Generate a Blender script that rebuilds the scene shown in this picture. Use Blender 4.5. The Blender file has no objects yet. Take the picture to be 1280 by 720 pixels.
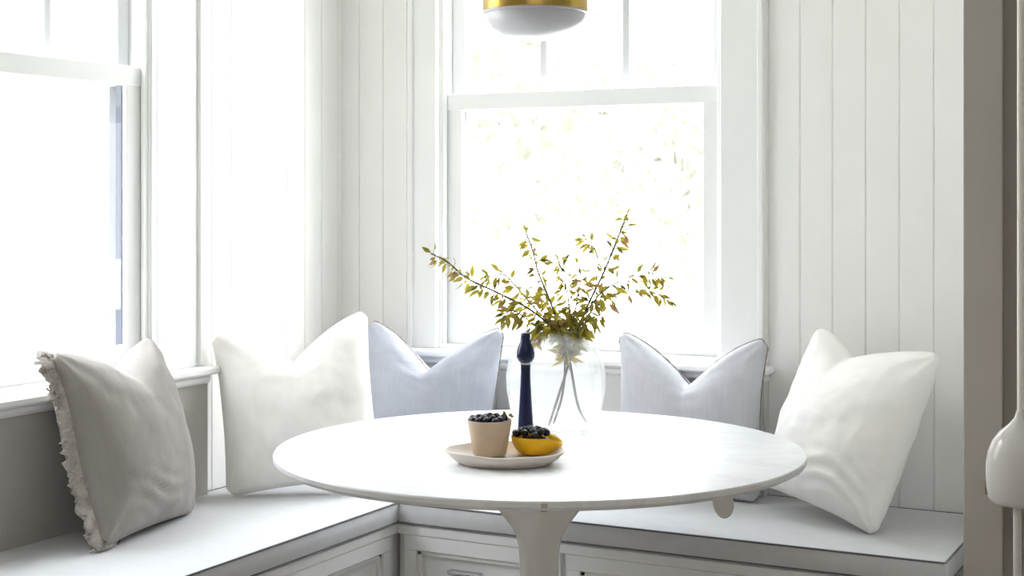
import bpy, bmesh, math, random
from math import sin, cos, pi, radians, sqrt, exp
from mathutils import Vector, Matrix, Euler, noise

SC = bpy.context.scene
COL = SC.collection
RND = random.Random(7)

# ------------------------------------------------------------------ camera
# room axes: back wall along +X at y=0, left wall along -Y at x=0, corner at origin
F = 1842.0
HORIZON = 248.0
TH = radians(27.3)
CAMP = Vector((2.748, -4.09, 1.33))
FW = Vector((-sin(TH), cos(TH), 0))
RT = Vector((cos(TH), sin(TH), 0))


def at(px, py, d):
    """survey helper: point of the room seen in direction (px, py) at depth d"""
    return CAMP + RT * ((px - 640) / F * d) + FW * d + Vector((0, 0, -(py - HORIZON) / F * d))


cam_d = bpy.data.cameras.new('camera')
cam = bpy.data.objects.new('camera', cam_d)
COL.objects.link(cam)
cam.location = CAMP
cam.rotation_euler = (pi / 2, 0, TH)
cam_d.sensor_width = 36
cam_d.lens = 36 * F / 1280
cam_d.shift_y = (HORIZON - 360) / 1280
cam_d.clip_start = 0.02
SC.camera = cam

# ------------------------------------------------------------------ materials
def new_mat(name):
    m = bpy.data.materials.new(name)
    m.use_nodes = True
    nt = m.node_tree
    b = nt.nodes['Principled BSDF']
    return m, nt, b


def paint(name, col, rough=0.5, var=0.02, bump=0.0, scale=6.0, spec=0.4):
    m, nt, b = new_mat(name)
    tc = nt.nodes.new('ShaderNodeTexCoord')
    n = nt.nodes.new('ShaderNodeTexNoise')
    n.inputs['Scale'].default_value = scale
    n.inputs['Detail'].default_value = 4
    nt.links.new(tc.outputs['Object'], n.inputs['Vector'])
    r = nt.nodes.new('ShaderNodeValToRGB')
    r.color_ramp.elements[0].position = .3
    r.color_ramp.elements[1].position = .7
    r.color_ramp.elements[0].color = (*[max(0, c * (1 - var)) for c in col], 1)
    r.color_ramp.elements[1].color = (*[min(1, c * (1 + var)) for c in col], 1)
    nt.links.new(n.outputs['Fac'], r.inputs['Fac'])
    nt.links.new(r.outputs['Color'], b.inputs['Base Color'])
    b.inputs['Roughness'].default_value = rough
    b.inputs['Specular IOR Level'].default_value = spec
    if bump:
        bp = nt.nodes.new('ShaderNodeBump')
        bp.inputs['Strength'].default_value = bump
        bp.inputs['Distance'].default_value = .004
        nt.links.new(n.outputs['Fac'], bp.inputs['Height'])
        nt.links.new(bp.outputs['Normal'], b.inputs['Normal'])
    return m


def fabric(name, col, var=.06, weave=900, bump=.25, translucent=0.0, stripe=0.0):
    m, nt, b = new_mat(name)
    tc = nt.nodes.new('ShaderNodeTexCoord')
    w1 = nt.nodes.new('ShaderNodeTexWave'); w1.bands_direction = 'X'
    w2 = nt.nodes.new('ShaderNodeTexWave'); w2.bands_direction = 'Z'
    for w in (w1, w2):
        w.inputs['Scale'].default_value = weave / 6.28
        w.inputs['Distortion'].default_value = 1.5
        w.inputs['Detail'].default_value = 1
        nt.links.new(tc.outputs['Object'], w.inputs['Vector'])
    ad = nt.nodes.new('ShaderNodeMath'); ad.operation = 'ADD'
    nt.links.new(w1.outputs['Fac'], ad.inputs[0]); nt.links.new(w2.outputs['Fac'], ad.inputs[1])
    n = nt.nodes.new('ShaderNodeTexNoise')
    n.inputs['Scale'].default_value = 35
    n.inputs['Detail'].default_value = 6
    mp = nt.nodes.new('ShaderNodeMapping')
    mp.inputs['Scale'].default_value = (3.0, 1, .5) if stripe else (1, 1, 1)
    nt.links.new(tc.outputs['Object'], mp.inputs['Vector'])
    nt.links.new(mp.outputs['Vector'], n.inputs['Vector'])
    r = nt.nodes.new('ShaderNodeValToRGB')
    r.color_ramp.elements[0].position = .25
    r.color_ramp.elements[1].position = .75
    r.color_ramp.elements[0].color = (*[c * (1 - var) for c in col], 1)
    r.color_ramp.elements[1].color = (*[min(1, c * (1 + var)) for c in col], 1)
    nt.links.new(n.outputs['Fac'], r.inputs['Fac'])
    nt.links.new(r.outputs['Color'], b.inputs['Base Color'])
    b.inputs['Roughness'].default_value = .95
    b.inputs['Specular IOR Level'].default_value = .1
    b.inputs['Sheen Weight'].default_value = .15
    bp = nt.nodes.new('ShaderNodeBump')
    bp.inputs['Strength'].default_value = bump
    bp.inputs['Distance'].default_value = .0006
    nt.links.new(ad.outputs[0], bp.inputs['Height'])
    nt.links.new(bp.outputs['Normal'], b.inputs['Normal'])
    return m


def leaf_mat(name, col, tr):
    m, nt, b = new_mat(name)
    out = nt.nodes['Material Output']
    tc = nt.nodes.new('ShaderNodeTexCoord')
    n = nt.nodes.new('ShaderNodeTexNoise'); n.inputs['Scale'].default_value = 60
    nt.links.new(tc.outputs['Object'], n.inputs['Vector'])
    r = nt.nodes.new('ShaderNodeValToRGB')
    r.color_ramp.elements[0].color = (*[c * .7 for c in col], 1)
    r.color_ramp.elements[1].color = (*[min(1, c * 1.25) for c in col], 1)
    nt.links.new(n.outputs['Fac'], r.inputs['Fac'])
    nt.links.new(r.outputs['Color'], b.inputs['Base Color'])
    b.inputs['Roughness'].default_value = .55
    t = nt.nodes.new('ShaderNodeBsdfTranslucent')
    t.inputs['Color'].default_value = (*tr, 1)
    mx = nt.nodes.new('ShaderNodeMixShader'); mx.inputs['Fac'].default_value = .4
    nt.links.new(b.outputs[0], mx.inputs[1]); nt.links.new(t.outputs[0], mx.inputs[2])
    nt.links.new(mx.outputs[0], out.inputs['Surface'])
    return m


def thin_glass(name, tint=(1, 1, 1), refr_white=0.0, refl=1.0, rough=.02):
    m, nt, b = new_mat(name)
    nt.nodes.remove(b)
    out = nt.nodes['Material Output']
    tr = nt.nodes.new('ShaderNodeBsdfTransparent'); tr.inputs['Color'].default_value = (*tint, 1)
    gl = nt.nodes.new('ShaderNodeBsdfGlossy'); gl.inputs['Roughness'].default_value = rough
    fr = nt.nodes.new('ShaderNodeFresnel'); fr.inputs['IOR'].default_value = 1.45
    mu = nt.nodes.new('ShaderNodeMath'); mu.operation = 'MULTIPLY'; mu.inputs[1].default_value = refl
    nt.links.new(fr.outputs[0], mu.inputs[0])
    mx = nt.nodes.new('ShaderNodeMixShader')
    nt.links.new(mu.outputs[0], mx.inputs['Fac'])
    nt.links.new(tr.outputs[0], mx.inputs[1]); nt.links.new(gl.outputs[0], mx.inputs[2])
    last = mx
    if refr_white:
        # white put into the glass for refracted window light, stronger at grazing edges
        tl = nt.nodes.new('ShaderNodeBsdfTranslucent'); tl.inputs['Color'].default_value = (.97, .985, 1, 1)
        lw = nt.nodes.new('ShaderNodeLayerWeight'); lw.inputs['Blend'].default_value = .25
        ma = nt.nodes.new('ShaderNodeMath'); ma.operation = 'MULTIPLY_ADD'
        ma.inputs[1].default_value = .30; ma.inputs[2].default_value = refr_white
        nt.links.new(lw.outputs['Facing'], ma.inputs[0])
        mm = nt.nodes.new('ShaderNodeMixShader')
        nt.links.new(ma.outputs[0], mm.inputs['Fac'])
        nt.links.new(mx.outputs[0], mm.inputs[1]); nt.links.new(tl.outputs[0], mm.inputs[2])
        last = mm
    nt.links.new(last.outputs[0], out.inputs['Surface'])
    return m


def marble():
    m, nt, b = new_mat('white_marble')
    tc = nt.nodes.new('ShaderNodeTexCoord')
    n = nt.nodes.new('ShaderNodeTexNoise')
    n.inputs['Scale'].default_value = 2.2; n.inputs['Detail'].default_value = 9
    n.inputs['Roughness'].default_value = .62; n.inputs['Distortion'].default_value = 1.6
    mp = nt.nodes.new('ShaderNodeMapping'); mp.inputs['Scale'].default_value = (1, 2.2, 1)
    mp.inputs['Rotation'].default_value = (0, 0, .5)
    nt.links.new(tc.outputs['Object'], mp.inputs['Vector']); nt.links.new(mp.outputs['Vector'], n.inputs['Vector'])
    r = nt.nodes.new('ShaderNodeValToRGB')
    e = r.color_ramp.elements
    e[0].position = .36; e[0].color = (.80, .81, .82, 1)
    e[1].position = .62; e[1].color = (.80, .80, .80, 1)
    for p, c in ((.455, (.78, .785, .80)), (.49, (.715, .725, .745)), (.525, (.80, .80, .81))):
        k = e.new(p); k.color = (*c, 1)
    nt.links.new(n.outputs['Fac'], r.inputs['Fac'])
    nt.links.new(r.outputs['Color'], b.inputs['Base Color'])
    b.inputs['Roughness'].default_value = .32
    return m


def wood_floor():
    m, nt, b = new_mat('oak_floor')
    tc = nt.nodes.new('ShaderNodeTexCoord')
    br = nt.nodes.new('ShaderNodeTexBrick')
    br.inputs['Scale'].default_value = 1
    br.inputs['Brick Width'].default_value = 1.6; br.inputs['Row Height'].default_value = .14
    br.inputs['Mortar Size'].default_value = .003
    br.inputs['Color1'].default_value = (.50, .45, .39, 1); br.inputs['Color2'].default_value = (.44, .40, .35, 1)
    br.inputs['Mortar'].default_value = (.15, .1, .06, 1)
    nt.links.new(tc.outputs['Object'], br.inputs['Vector'])
    nt.links.new(br.outputs['Color'], b.inputs['Base Color'])
    b.inputs['Roughness'].default_value = .4
    return m


def simple(name, col, rough=.5, metal=0, spec=.5):
    m = paint(name, col, rough, .04, 0, 25, spec)
    m.node_tree.nodes['Principled BSDF'].inputs['Metallic'].default_value = metal
    return m


M = dict(
    wall=paint('white_plank_paint', (.885, .878, .86), .5, .012),
    trim=paint('white_trim_paint', (.87, .87, .865), .38, .008),
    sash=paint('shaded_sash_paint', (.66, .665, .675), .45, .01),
    jamb=paint('jamb_shade_tint', (.06, .066, .105), .5, .02),  # bluish shade of the window reveal put into the colour
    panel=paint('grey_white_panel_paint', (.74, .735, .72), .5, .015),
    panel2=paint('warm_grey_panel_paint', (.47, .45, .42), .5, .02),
    ceil=paint('ceiling_paint', (.85, .85, .84), .7, .01),
    floor=wood_floor(),
    taupe=paint('taupe_post_paint', (.46, .425, .39), .55, .03),
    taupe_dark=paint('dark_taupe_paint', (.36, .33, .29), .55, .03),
    bench=paint('bench_paint', (.80, .80, .795), .42, .012),
    cushion=fabric('pale_grey_cushion', (.62, .62, .63), .03, 700, .18),
    piping=fabric('dark_grey_piping', (.16, .16, .175), .08, 900, .2),
    lin=fabric('taupe_linen', (.325, .30, .28), .05, 500, .4, stripe=1),
    wht=fabric('ivory_cotton', (.90, .885, .85), .02, 700, .2),
    wht2=fabric('white_cotton', (.90, .89, .865), .02, 700, .2),
    blu=fabric('pale_blue_grey_linen', (.52, .545, .63), .05, 500, .35, stripe=1),
    gry=fabric('pale_grey_linen', (.56, .565, .61), .05, 500, .35, stripe=1),
    fray=fabric('brown_frayed_edge', (.33, .29, .28), .25, 500, .4),
    flange=fabric('silvery_frayed_flange', (.42, .385, .355), .35, 400, .6),
    marble=marble(),
    ped=paint('white_enamel', (.78, .77, .75), .25, .01),
    glass=thin_glass('window_glass', (1, 1, 1), 0, .1),
    vase=thin_glass('clear_vase_glass', (1, 1, 1), .13, .3),
    brass=simple('aged_brass', (.50, .34, .09), .28, 1),
    opal=paint('opal_glass', (.62, .62, .66), .3, .01),
    navy=paint('navy_lacquer', (.008, .013, .052), .22, .2, 0, 40),
    silver=simple('steel', (.6, .6, .62), .25, 1),
    berry=paint('dark_berry', (.005, .006, .013), .34, .35, 0, 80),
    cup=paint('beige_stoneware', (.56, .43, .31), .55, .05, .1, 40),
    tray=paint('cream_stoneware', (.62, .565, .50), .5, .03, .1, 30),
    yel=paint('yellow_glaze', (.92, .52, .015), .28, .08, 0, 20),
    stem=paint('twig_bark', (.085, .075, .045), .7, .3, 0, 60),
    shadow=paint('dark_pull', (.10, .10, .10), .6, .1),
    brown=paint('brown_strike', (.21, .17, .13), .5, .1),
    gloss=paint('glossy_white', (.62, .60, .575), .16, .01),
    rod=paint('warm_white_rod', (.88, .84, .78), .35, .02),
    leaf0=leaf_mat('olive_leaf', (.27, .23, .03), (.40, .34, .04)),
    leaf1=leaf_mat('yellow_leaf', (.40, .33, .035), (.60, .50, .06)),
    leaf2=leaf_mat('brown_leaf', (.30, .19, .06), (.48, .29, .13)),
    leaf3=leaf_mat('dark_leaf', (.10, .095, .018), (.18, .165, .03)),
    tree=paint('pale_foliage', (.17, .17, .135), .8, .2, 0, 8),
    bark=paint('pale_bark', (.5, .45, .4), .8, .1),
    house=paint('pale_siding', (.72, .71, .70), .8, .03),
    roof=paint('pale_roof', (.52, .50, .50), .8, .05),
    lawn=paint('dry_lawn', (.62, .62, .55), .9, .1, 0, 3),
)

# ------------------------------------------------------------------ object helpers
def tag(o, label=None, cat=None, group=None, kind=None):
    if label: o['label'] = label
    if cat: o['category'] = cat
    if group: o['group'] = group
    if kind: o['kind'] = kind
    return o


def empty(name, loc, rz=0):
    o = bpy.data.objects.new(name, None)
    o.empty_display_size = .05
    COL.objects.link(o)
    o.location = loc
    o.rotation_euler = (0, 0, rz)
    return o


def obj(name, bm, mat, parent=None, smooth=False, angle=None, origin=None):
    """bm is in world coordinates unless parent given as 'local' frame via its matrix"""
    me = bpy.data.meshes.new(name)
    bmesh.ops.recalc_face_normals(bm, faces=bm.faces[:])
    if origin is not None:
        bmesh.ops.translate(bm, vec=-Vector(origin), verts=bm.verts[:])
    bm.to_mesh(me); bm.free()
    for m in (mat if isinstance(mat, (list, tuple)) else [mat]):
        me.materials.append(m)
    if smooth:
        for p in me.polygons: p.use_smooth = True
        if angle is not None:
            me.set_sharp_from_angle(angle=radians(angle))
    o = bpy.data.objects.new(name, me)
    COL.objects.link(o)
    if origin is not None: o.location = origin
    if parent is not None:
        o.parent = parent
        # geometry is given in world space: undo every parent transform
        mw = Matrix.LocRotScale(parent.location, parent.rotation_euler, (1, 1, 1))
        p = parent.parent
        while p is not None:
            mw = Matrix.LocRotScale(p.location, p.rotation_euler, (1, 1, 1)) @ mw
            p = p.parent
        if origin is None and not (o.get('_local')):
            me.transform(mw.inverted())
        else:
            o.matrix_local = mw.inverted() @ Matrix.Translation(origin)
    return o


def box(bm, x0, x1, y0, y1, z0, z1, bev=0.0, seg=2):
    r = bmesh.ops.create_cube(bm, size=1)
    vs = r['verts']
    for v in vs:
        v.co = Vector(((x0 + x1) / 2 + v.co.x * (x1 - x0), (y0 + y1) / 2 + v.co.y * (y1 - y0), (z0 + z1) / 2 + v.co.z * (z1 - z0)))
    if bev:
        es = list({e for v in vs for e in v.link_edges})
        bmesh.ops.bevel(bm, geom=es, offset=bev, segments=seg, affect='EDGES', profile=.5)
    return vs


def lathe(bm, prof, c=(0, 0, 0), n=64, sx=1, sy=1, cap0=False, cap1=False):
    """profile [(r,z)...] revolved about vertical axis"""
    c = Vector(c)
    rings = []
    for r, z in prof:
        if r < 1e-6:
            rings.append([bm.verts.new(c + Vector((0, 0, z)))])
        else:
            rings.append([bm.verts.new(c + Vector((r * sx * cos(2 * pi * k / n), r * sy * sin(2 * pi * k / n), z))) for k in range(n)])
    for a, b in zip(rings, rings[1:]):
        for k in range(n):
            if len(a) == 1 and len(b) == 1: continue
            if len(a) == 1: bm.faces.new((a[0], b[k], b[(k + 1) % n]))
            elif len(b) == 1: bm.faces.new((a[k], a[(k + 1) % n], b[0]))
            else: bm.faces.new((a[k], a[(k + 1) % n], b[(k + 1) % n], b[k]))
    if cap0 and len(rings[0]) > 1: bm.faces.new(rings[0])
    if cap1 and len(rings[-1]) > 1: bm.faces.new(rings[-1])
    return rings


def tube(bm, pts, rad, n=8, closed=False, cap=True):
    pts = [Vector(p) for p in pts]
    N = len(pts)
    rads = rad if isinstance(rad, (list, tuple)) else [rad] * N
    rings = []
    up = Vector((0.13, .21, .97)).normalized()
    prev = None
    for i, p in enumerate(pts):
        if closed: t = pts[(i + 1) % N] - pts[i - 1]
        else: t = pts[min(i + 1, N - 1)] - pts[max(i - 1, 0)]
        t.normalize()
        if prev is None:
            a = t.cross(up)
            if a.length < .05: a = t.cross(Vector((1, 0, 0)))
        else:
            a = prev - t * prev.dot(t)
        a.normalize(); prev = a
        b = t.cross(a)
        rings.append([bm.verts.new(p + (a * cos(2 * pi * k / n) + b * sin(2 * pi * k / n)) * rads[i]) for k in range(n)])
    for i in range(N if closed else N - 1):
        A, B = rings[i], rings[(i + 1) % N]
        for k in range(n):
            bm.faces.new((A[k], A[(k + 1) % n], B[(k + 1) % n], B[k]))
    if cap and not closed:
        bm.faces.new(rings[0]); bm.faces.new(rings[-1])


def spline(ctrl, n=10):
    """Catmull-Rom through control points"""
    P = [Vector(p) for p in ctrl]
    P = [P[0] * 2 - P[1]] + P + [P[-1] * 2 - P[-2]]
    out = []
    for i in range(1, len(P) - 2):
        a, b, c, d = P[i - 1:i + 3]
        for k in range(n):
            t = k / n
            out.append(.5 * ((2 * b) + (c - a) * t + (2 * a - 5 * b + 4 * c - d) * t * t + (3 * b - a - 3 * c + d) * t ** 3))
    out.append(P[-2])
    return out


# ------------------------------------------------------------------ setting
CEIL = 2.75
XR, YF = 5.2, -6.6                     # far limits of the kitchen behind the camera
SEAT = .48
# window openings
BX0, BX1 = .374, 1.325                 # back wall
LY0, LY1 = -1.81, -.935                # left wall
WZ0, WZ1 = .86, 2.42


def plank_wall(name, horiz, lo, hi, opening, pitch=.093, start=0.0):
    """tongue-and-groove boards as real relief; horiz maps (s, depth, z) -> xyz"""
    bm = bmesh.new()
    g, dp = .0032, .0045
    prof = [(lo, 0)]
    s = start
    while s < hi - .01:
        if s > lo + .01:
            prof += [(s - g, 0), (s, -dp), (s + g, 0)]
        s += pitch
    prof.append((hi, 0))
    if opening:
        o0, o1, z0, z1 = opening
        extra = []
        for o in (o0, o1):
            prof = [p for p in prof if abs(p[0] - o) > .006]
            prof.append((o, 0))
        prof.sort(key=lambda p: p[0])
    for (a, da), (b, db) in zip(prof, prof[1:]):
        m = (a + b) / 2
        spans = [(0, CEIL)]
        if opening and o0 < m < o1: spans = [(0, z0), (z1, CEIL)]
        for z0_, z1_ in spans:
            bm.faces.new([bm.verts.new(horiz(*q)) for q in ((a, da, z0_), (b, db, z0_), (b, db, z1_), (a, da, z1_))])
    bmesh.ops.remove_doubles(bm, verts=bm.verts[:], dist=1e-5)
    # outer skin gives the wall its thickness
    th = -.14
    segs = [(lo, hi, 0, CEIL)]
    if opening: segs = [(lo, o0, 0, CEIL), (o1, hi, 0, CEIL), (o0, o1, 0, z0), (o0, o1, z1, CEIL)]
    for a, b, c, d in segs:
        bm.faces.new([bm.verts.new(horiz(*q)) for q in ((a, th, c), (b, th, c), (b, th, d), (a, th, d))])
    me = bpy.data.meshes.new(name)
    bm.to_mesh(me); bm.free()
    me.materials.append(M['wall'])
    o = bpy.data.objects.new(name, me); COL.objects.link(o)
    return tag(o, kind='structure')


plank_wall('wall_back', lambda s, d, z: (s, -d, z), 0, XR, (BX0, BX1, WZ0, WZ1), start=-.024)
plank_wall('wall_left', lambda s, d, z: (d, s, z), YF, 0, (LY0, LY1, WZ0, WZ1), start=YF - .026)


def slab(name, mat, *b):
    bm = bmesh.new(); box(bm, *b)
    return tag(obj(name, bm, mat), kind='structure')


slab('floor', M['floor'], -.14, XR + .1, YF - .1, .14, -.1, 0)
slab('ceiling', M['ceil'], -.14, XR + .1, YF - .1, .14, CEIL, CEIL + .1)
slab('wall_front', M['ceil'], 0, XR, YF - .1, YF, 0, CEIL)
slab('wall_right', M['ceil'], XR, XR + .1, YF, 0, 0, CEIL)


# windows: built in a local frame (s along wall, d into the room, z up)
def make_window(name, Q, s0, s1, rail0, rail1, glass0, cas0, cas1, panes_gap=.026, lin=(.0635, .064)):
    """Q maps (s,d,z) to the room; s0..s1 opening; cas0/cas1 casing widths"""
    def qbox(bm, a, b, c, d, e, f, bev=.003):
        x = [Q(a, c, e), Q(b, d, f)]
        lo = [min(x[0][i], x[1][i]) for i in range(3)]; hi = [max(x[0][i], x[1][i]) for i in range(3)]
        box(bm, lo[0], hi[0], lo[1], hi[1], lo[2], hi[2], bev, 1)
    bm = bmesh.new()
    # casing boards on the room side
    qbox(bm, s0 - cas0, s0, -.004, .020, WZ0 - .01, WZ1 + .11)
    qbox(bm, s1, s1 + cas1, -.004, .020, WZ0 - .01, WZ1 + .11)
    qbox(bm, s0 - .001, s1 + .001, -.004, .0195, WZ1, WZ1 + .1095)
    # back band at the outer edges
    qbox(bm, s0 - cas0 - .004, s0 - cas0 + .014, -.004, .030, WZ0 - .01, WZ1 + .124)
    qbox(bm, s1 + cas1 - .014, s1 + cas1 + .004, -.004, .030, WZ0 - .01, WZ1 + .124)
    root = obj(name, bm, M['trim'])
    tag(root, kind='structure')
    # jamb lining and stops
    bm = bmesh.new()
    for a, b in ((s0 - .012, s0 + .008), (s1 - .008, s1 + .012)):
        qbox(bm, a, b, -.135, .0, WZ0, WZ1)
    for a, b in ((s0 + .006, s0 + .018), (s1 - .018, s1 - .006)):
        qbox(bm, a, b, -.024, -.004, WZ0, WZ1)
    qbox(bm, s0, s1, -.135, .0, WZ1 - .02, WZ1 + .012)
    qbox(bm, s0, s1, -.135, -.02, WZ0 - .012, WZ0 + .004)
    obj('window_frame', bm, M['trim'], root)
    # outside casing, shaded and cool
    bm = bmesh.new()
    for a, b in ((s0 + .004, s0 + .040), (s1 - .040, s1 - .004)):
        qbox(bm, a, b, -.152, -.118, WZ0, WZ1)
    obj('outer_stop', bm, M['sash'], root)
    bm = bmesh.new()  # dark strips added beside the lower sash, coloured as the reveal's cool shade
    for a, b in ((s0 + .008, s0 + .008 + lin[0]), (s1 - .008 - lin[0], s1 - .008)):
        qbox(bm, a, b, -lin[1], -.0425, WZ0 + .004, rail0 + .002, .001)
    obj('jamb_shade_strip', bm, M['jamb'], root)
    st = .062
    # lower sash (inner track)
    L0, L1 = s0 + .008, s1 - .008
    bm = bmesh.new()
    d0, d1 = -.042, -.026
    for a, b in ((L0, L0 + st), (L1 - st, L1)): qbox(bm, a, b, d0, d1, WZ0 + .004, rail1)
    qbox(bm, L0 + .002, L1 - .002, d0 + .001, d1 - .001, WZ0 + .004, glass0)
    qbox(bm, L0 + .002, L1 - .002, d0 + .001, d1 + .004, rail0, rail1)
    lower = obj('lower_sash', bm, M['trim'], root)
    bm = bmesh.new(); qbox(bm, L0 + st - .004, L1 - st + .004, -.038, -.034, glass0 - .004, rail0 + .004, 0)
    obj('pane', bm, M['glass'], lower)
    for k in (.44, .74):
        s = L0 + (L1 - L0) * k
        bm = bmesh.new()
        qbox(bm, s - .028, s + .028, -.058, -.034, rail1 - .001, rail1 + .006)
        qbox(bm, s - .012, s + .012, -.054, -.038, rail1 + .004, rail1 + .013)
        qbox(bm, s - .004, s + .030, -.050, -.042, rail1 + .010, rail1 + .017)
        obj('sash_lock', bm, M['trim'], lower)
    # upper sash (outer track)
    bm = bmesh.new()
    d0, d1 = -.112, -.072
    su = .046
    for a, b in ((L0, L0 + su), (L1 - su, L1)): qbox(bm, a, b, d0, d1, rail0, WZ1 - .02)
    qbox(bm, L0 + .002, L1 - .002, d0 + .001, d1 - .001, rail0, rail1 - .004)
    qbox(bm, L0 + .002, L1 - .002, d0 + .001, d1 - .001, WZ1 - .07, WZ1 - .02)
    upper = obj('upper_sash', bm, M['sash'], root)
    w = (L1 - L0 - 2 * su)
    for k in (1, 2):
        c = L0 + su + w * k / 3
        bm = bmesh.new(); qbox(bm, c - panes_gap / 2, c + panes_gap / 2, d0 + .004, d1 - .004, rail1 - .006, WZ1 - .068)
        obj('muntin', bm, M['sash'], upper)
    for k in range(3):
        a = L0 + su + w * k / 3 + (panes_gap / 2 if k else 0) - .003
        b = L0 + su + w * (k + 1) / 3 - (panes_gap / 2 if k < 2 else 0) + .003
        bm = bmesh.new(); qbox(bm, a, b, -.094, -.090, rail1 - .008, WZ1 - .066, 0)
        obj('pane', bm, M['glass'], upper)
    # stool (inner sill) and apron moulding
    bm = bmesh.new()
    qbox(bm, s0 - cas0 - .026, s1 + cas1 + .030, -.004, .072, .828, .851, .006)
    qbox(bm, s0 + .002, s1 - .002, -.10, .006, .830, .8650, .002)
    qbox(bm, s0 - cas0 - .012, s1 + cas1 + .016, -.004, .050, .802, .829, .008)
    obj('window_sill', bm, M['trim'], root)
    return root


make_window('window_1', lambda s, d, z: (s, -d, z), BX0, BX1, 1.611, 1.665, .926, .098, .128, lin=(.0575, .0455))
make_window('window_2', lambda s, d, z: (d, s, z), LY0, LY1, 1.638, 1.692, .932, .13, .186)

# boxed-out back panels under the sills (behind the cushions)
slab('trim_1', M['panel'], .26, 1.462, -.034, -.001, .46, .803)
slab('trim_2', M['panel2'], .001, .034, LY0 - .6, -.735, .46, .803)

# taupe post: end of the short partition beside the bench, with the recess and door behind it
PX0, PX1, PY = 2.150, 2.232, -.79
post = slab('wall_partition', M['wall'], PX0 + .004, PX1 - .004, PY + .015, -.001, 0, CEIL)
bm = bmesh.new()
box(bm, PX0, PX1, PY - .001, PY + .016, 0, CEIL, .002)
trim3 = tag(obj('trim_3', bm, M['taupe']), kind='structure')
bm = bmesh.new()
box(bm, 2.2285, 2.262, PY + .03, PY + .075, 0, CEIL, .002)
tag(obj('trim_4', bm, M['taupe_dark']), kind='structure')
bm = bmesh.new(); box(bm, PX0 + .046, PX0 + .062, PY - .0035, PY, .690, .722, .001)
obj('strike_plate', bm, M['brown'], trim3)
bm = bmesh.new()
box(bm, 2.262, 2.9, PY + .060, PY + .10, .01, CEIL - .3, .003)
box(bm, 2.36, 2.8, PY + .052, PY + .061, .2, 1.0, .006)
box(bm, 2.36, 2.8, PY + .052, PY + .061, 1.12, 2.3, .006)
tag(obj('door_1', bm, M['taupe']), kind='structure')
slab('wall_partition_head', M['ceil'], 2.262, 2.9, PY + .055, PY + .12, CEIL - .3, CEIL)
slab('wall_partition_end', M['ceil'], 2.9, XR, PY + .055, PY + .12, 0, CEIL)

# ------------------------------------------------------------------ benches and cushions
DEP = .575


def drawer_front(bm, axis, a, b, z0, z1, face):
    """shaker frame with a sunk panel; axis 'x': front looks -Y at y=face, 'y': looks +X at x=face"""
    def bb(s0, s1, d0, d1, e0, e1, bev=.002):
        if axis == 'x': box(bm, s0, s1, face + d0, face + d1, e0, e1, bev, 1)
        else: box(bm, face - d1, face - d0, s0, s1, e0, e1, bev, 1)
    w = .042
    bb(a, b, .010, .018, z0, z1, 0)
    bb(a, b, -.006, .012, z1 - w, z1); bb(a, b, -.006, .012, z0, z0 + w)
    bb(a, a + w, -.006, .012, z0 + w - .001, z1 - w + .001); bb(b - w, b, -.006, .012, z0 + w - .001, z1 - w + .001)
    i = .013
    bb(a + w - .001, b - w + .001, .000, .012, z1 - w - i, z1 - w + .001); bb(a + w - .001, b - w + .001, .0, .012, z0 + w - .001, z0 + w + i)
    bb(a + w - .001, a + w + i, .0, .012, z0 + w, z1 - w); bb(b - w - i, b - w + .001, .0, .012, z0 + w, z1 - w)


CB = .422                              # underside of the cushions
XEND = 2.045
yb = -DEP + .012
root = empty('storage_bench', (1.3, -.3, 0))
tag(root, 'white panelled storage bench built in under the back window', 'bench', 'built-in corner benches')
bm = bmesh.new()
box(bm, .565, XEND, yb + .014, -.002, .08, CB - .003, .002)
box(bm, .565, XEND, yb + .06, -.01, .0, .085)
box(bm, .565, XEND, yb - .008, yb + .02, CB - .030, CB - .003, .003)
obj('carcass', bm, M['bench'], root)
for a, b in ((.590, 1.075), (1.09, 1.565), (1.58, XEND - .01)):
    bm = bmesh.new(); drawer_front(bm, 'x', a, b, .10, CB - .030, yb)
    d = obj('drawer', bm, M['bench'], root)
    bm = bmesh.new(); c = (a + b) / 2 - .05
    box(bm, c - .05, c + .05, yb - .012, yb + .012, .296, .308, .003)
    obj('handle', bm, M['silver'], d)
root = empty('storage_bench', (.3, -1.4, 0))
tag(root, 'white panelled storage bench built in under the left window', 'bench', 'built-in corner benches')
xb = DEP - .012
bm = bmesh.new()
box(bm, .002, xb - .014, -2.6, -.004, .08, CB - .003, .002)
box(bm, .01, xb - .06, -2.6, -.01, .0, .085)
box(bm, xb - .02, xb + .008, -2.6, yb - .010, CB - .030, CB - .003, .003)
obj('carcass', bm, M['bench'], root)
for a, b in ((-1.24, -.60), (-1.90, -1.255), (-2.58, -1.915)):
    bm = bmesh.new(); drawer_front(bm, 'y', a, b, .10, CB - .030, xb)
    obj('drawer', bm, M['bench'], root)


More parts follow.
